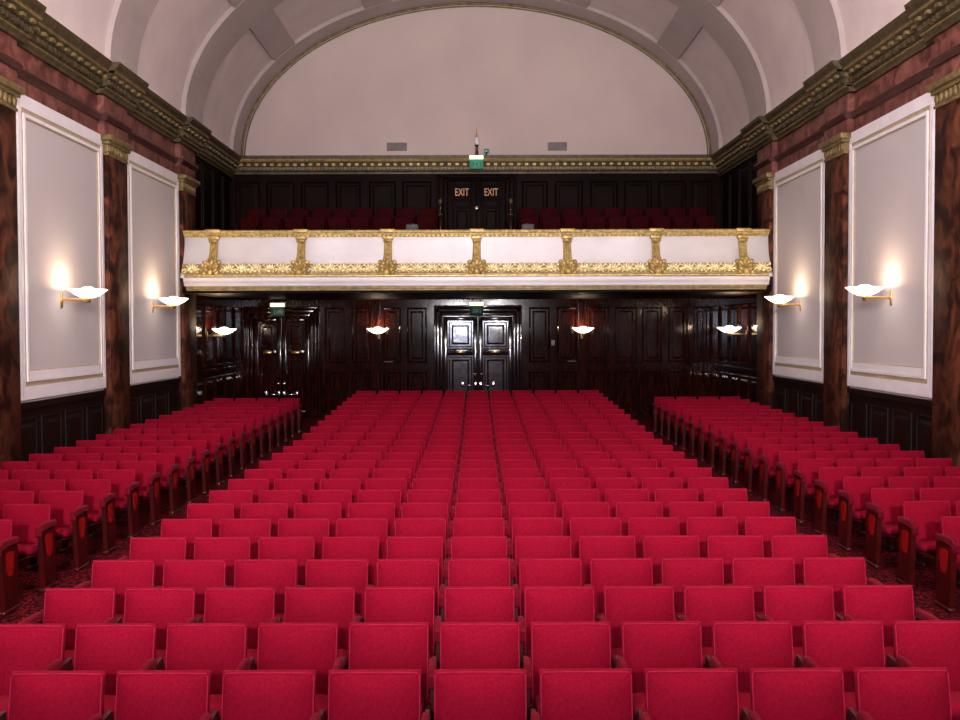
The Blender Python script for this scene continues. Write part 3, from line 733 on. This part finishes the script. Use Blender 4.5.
def standard_mesh(x):
    mb = MB()
    mb.prof_x([(-0.05, 0.63), (-0.36, 0.62), (-0.33, 0.40), (-0.24, 0.30), (-0.20, 0.03), (-0.10, 0.03), (-0.06, 0.32)], x - 0.012, x + 0.012)
    mb.rbox(x - 0.03, x + 0.03, -0.30, -0.02, 0.0, 0.035, 0.008, 1); return mb
def end_mesh(x):
    mb = MB(); mb.prof_x([(-0.07, 0.615), (-0.385, 0.60), (-0.365, 0.30), (-0.335, 0.02), (-0.09, 0.02), (-0.085, 0.30)], x - 0.024, x + 0.024)
    mb.rbox(x - 0.035, x + 0.035, -0.37, -0.05, 0.0, 0.04, 0.01, 2)
    return mb
def inset_mesh(x, s):
    mb = MB(); x0, x1 = sorted((x + s * 0.0235, x + s * 0.029))
    mb.prof_x([(-0.15, 0.555), (-0.21, 0.565), (-0.26, 0.565), (-0.31, 0.555), (-0.30, 0.46), (-0.285, 0.38), (-0.26, 0.345), (-0.20, 0.345), (-0.175, 0.38), (-0.16, 0.46)], x0, x1); return mb
A = 0.2735
def make_seat(kind):
    """kind: mid (left arm only), right (arms on both sides), Lend / Rend: aisle end panel on that side; '0' plain"""
    e = empty('theatre_seat')
    back_mesh().build('backrest', 'velvet', e)
    piping_mesh().build('piping', 'piping', e)
    shell_mesh().build('rear_panel', 'shell', e)
    cushion_mesh().build('seat_cushion', 'velvet', e)
    pan_mesh().build('seat_pan', 'shell', e)
    def arm(s, end=False):
        arm_mesh(s * A, end).build('armrest', 'arm', e)
    if kind in ('mid', 'both', 'Rend'): arm(-1); standard_mesh(-A).build('side_frame', 'metal', e)
    if kind in ('Lend', 'LendR'): arm(-1, True); p = end_mesh(-A).build('end_panel', 'endwood', e); inset_mesh(-A, -1).build('inset', 'endinset', p)
    if kind == 'both': arm(1); standard_mesh(A).build('side_frame', 'metal', e)
    if kind in ('Rend',): arm(1, True); p = end_mesh(A).build('end_panel', 'endwood', e); inset_mesh(A, 1).build('inset', 'endinset', p)
    return e
protos = {}
def get_seat(kind):
    if kind not in protos: protos[kind] = make_seat(kind); return protos[kind]
    return copy_tree(protos[kind])
def project_x(x, y): return VX + x / y * F
seats = []       # (y, x, z, kind, label)
DX = 0.012
for k in range(24):
    y = 5.17 + 0.841 * k
    rowname = 'nearest' if k == 0 else ('farthest' if k == 23 else NTH[k] + ' nearest')
    vis = [j for j in range(11) if project_x((j - 5) * 0.547 + DX + 0.23, y - 0.1) > -4 and project_x((j - 5) * 0.547 + DX - 0.23, y - 0.1) < 964]
    for j in vis:
        kind = 'Lend' if j == 0 else ('Rend' if j == 10 else 'mid')
        ix = vis.index(j)
        if len(vis) == 11 and ix == 5: pos = 'middle seat'
        elif ix <= (len(vis) - 1) / 2: pos = '%s from the left' % NTH[ix] if ix else 'leftmost'
        else: pos = '%s from the right' % NTH[len(vis) - 1 - ix] if ix < len(vis) - 1 else 'rightmost'
        if len(vis) == 9 and ix == 4: pos = 'middle seat'
        seats.append((y, (j - 5) * 0.547 + DX, rise_c(y), kind, 'red velvet theatre seat, %s, %s row of the centre block' % (pos, rowname)))
    if k >= 5:
        for sd in (-1, 1):
            side = 'left' if sd < 0 else 'right'
            for j in range(4):
                x = sd * (4.36 + 0.235 + 0.54 * j)
                p = project_x(x, y)
                if not (-28 < p < 988): continue
                if sd < 0: kind = 'Rend' if j == 0 else 'mid'
                else: kind = 'LendR' if j == 0 else 'mid'
                if sd > 0 and j == 3: kind = 'both'
                rn = 'nearest' if k == 5 else ('farthest' if k == 23 else NTH[k - 5] + ' nearest')
                pos = ['on the aisle', 'second from the aisle', 'third from the aisle', 'against the wall'][j]
                seats.append((y, x, rise_s(y), kind, 'red velvet theatre seat %s, %s row of the %s block' % (pos, rn, side)))
seats.sort(key=lambda t: (round(t[0], 2), abs(t[1])))
for i, (y, x, z, kind, lab) in enumerate(seats[:300]):
    s_ = get_seat(kind); s_.location = (x, y, z)
    tag(s_, lab, 'seat', 'red theatre seats in the stalls')
    s_.name = 'theatre_seat'
rest = MB(); mats = ['velvet', 'piping', 'shell', 'arm', 'metal', 'endwood', 'endinset']
cache = {}
def seat_parts(kind):
    if kind in cache: return cache[kind]
    L_ = [(back_mesh(), 0), (piping_mesh(), 1), (shell_mesh(), 2), (cushion_mesh(), 0), (pan_mesh(), 2)]
    if kind in ('mid', 'both', 'Rend'): L_ += [(arm_mesh(-A), 3), (standard_mesh(-A), 4)]
    if kind in ('Lend', 'LendR'): L_ += [(arm_mesh(-A, True), 3), (end_mesh(-A), 5), (inset_mesh(-A, -1), 6)]
    if kind == 'both': L_ += [(arm_mesh(A), 3), (standard_mesh(A), 4)]
    if kind == 'Rend': L_ += [(arm_mesh(A, True), 3), (end_mesh(A), 5), (inset_mesh(A, 1), 6)]
    cache[kind] = L_; return L_
for (y, x, z, kind, lab) in seats[300:]:
    for part, mi in seat_parts(kind):
        rest.T = Matrix.Translation((x, y, z)); rest.m = mi
        o = len(rest.v); rest.v += [tuple(rest.T @ Vector(p)) for p in part.v]
        rest.f += [tuple(i + o for i in f) for f in part.f]; rest.mi += [mi] * len(part.f); rest.sm += part.sm
if seats[300:]:
    o = rest.build('far_theatre_seats', mats)
    tag(o, 'dim rows of red theatre seats at the back, beneath the balcony', 'seats', kind='stuff')
print('seats', len(seats))
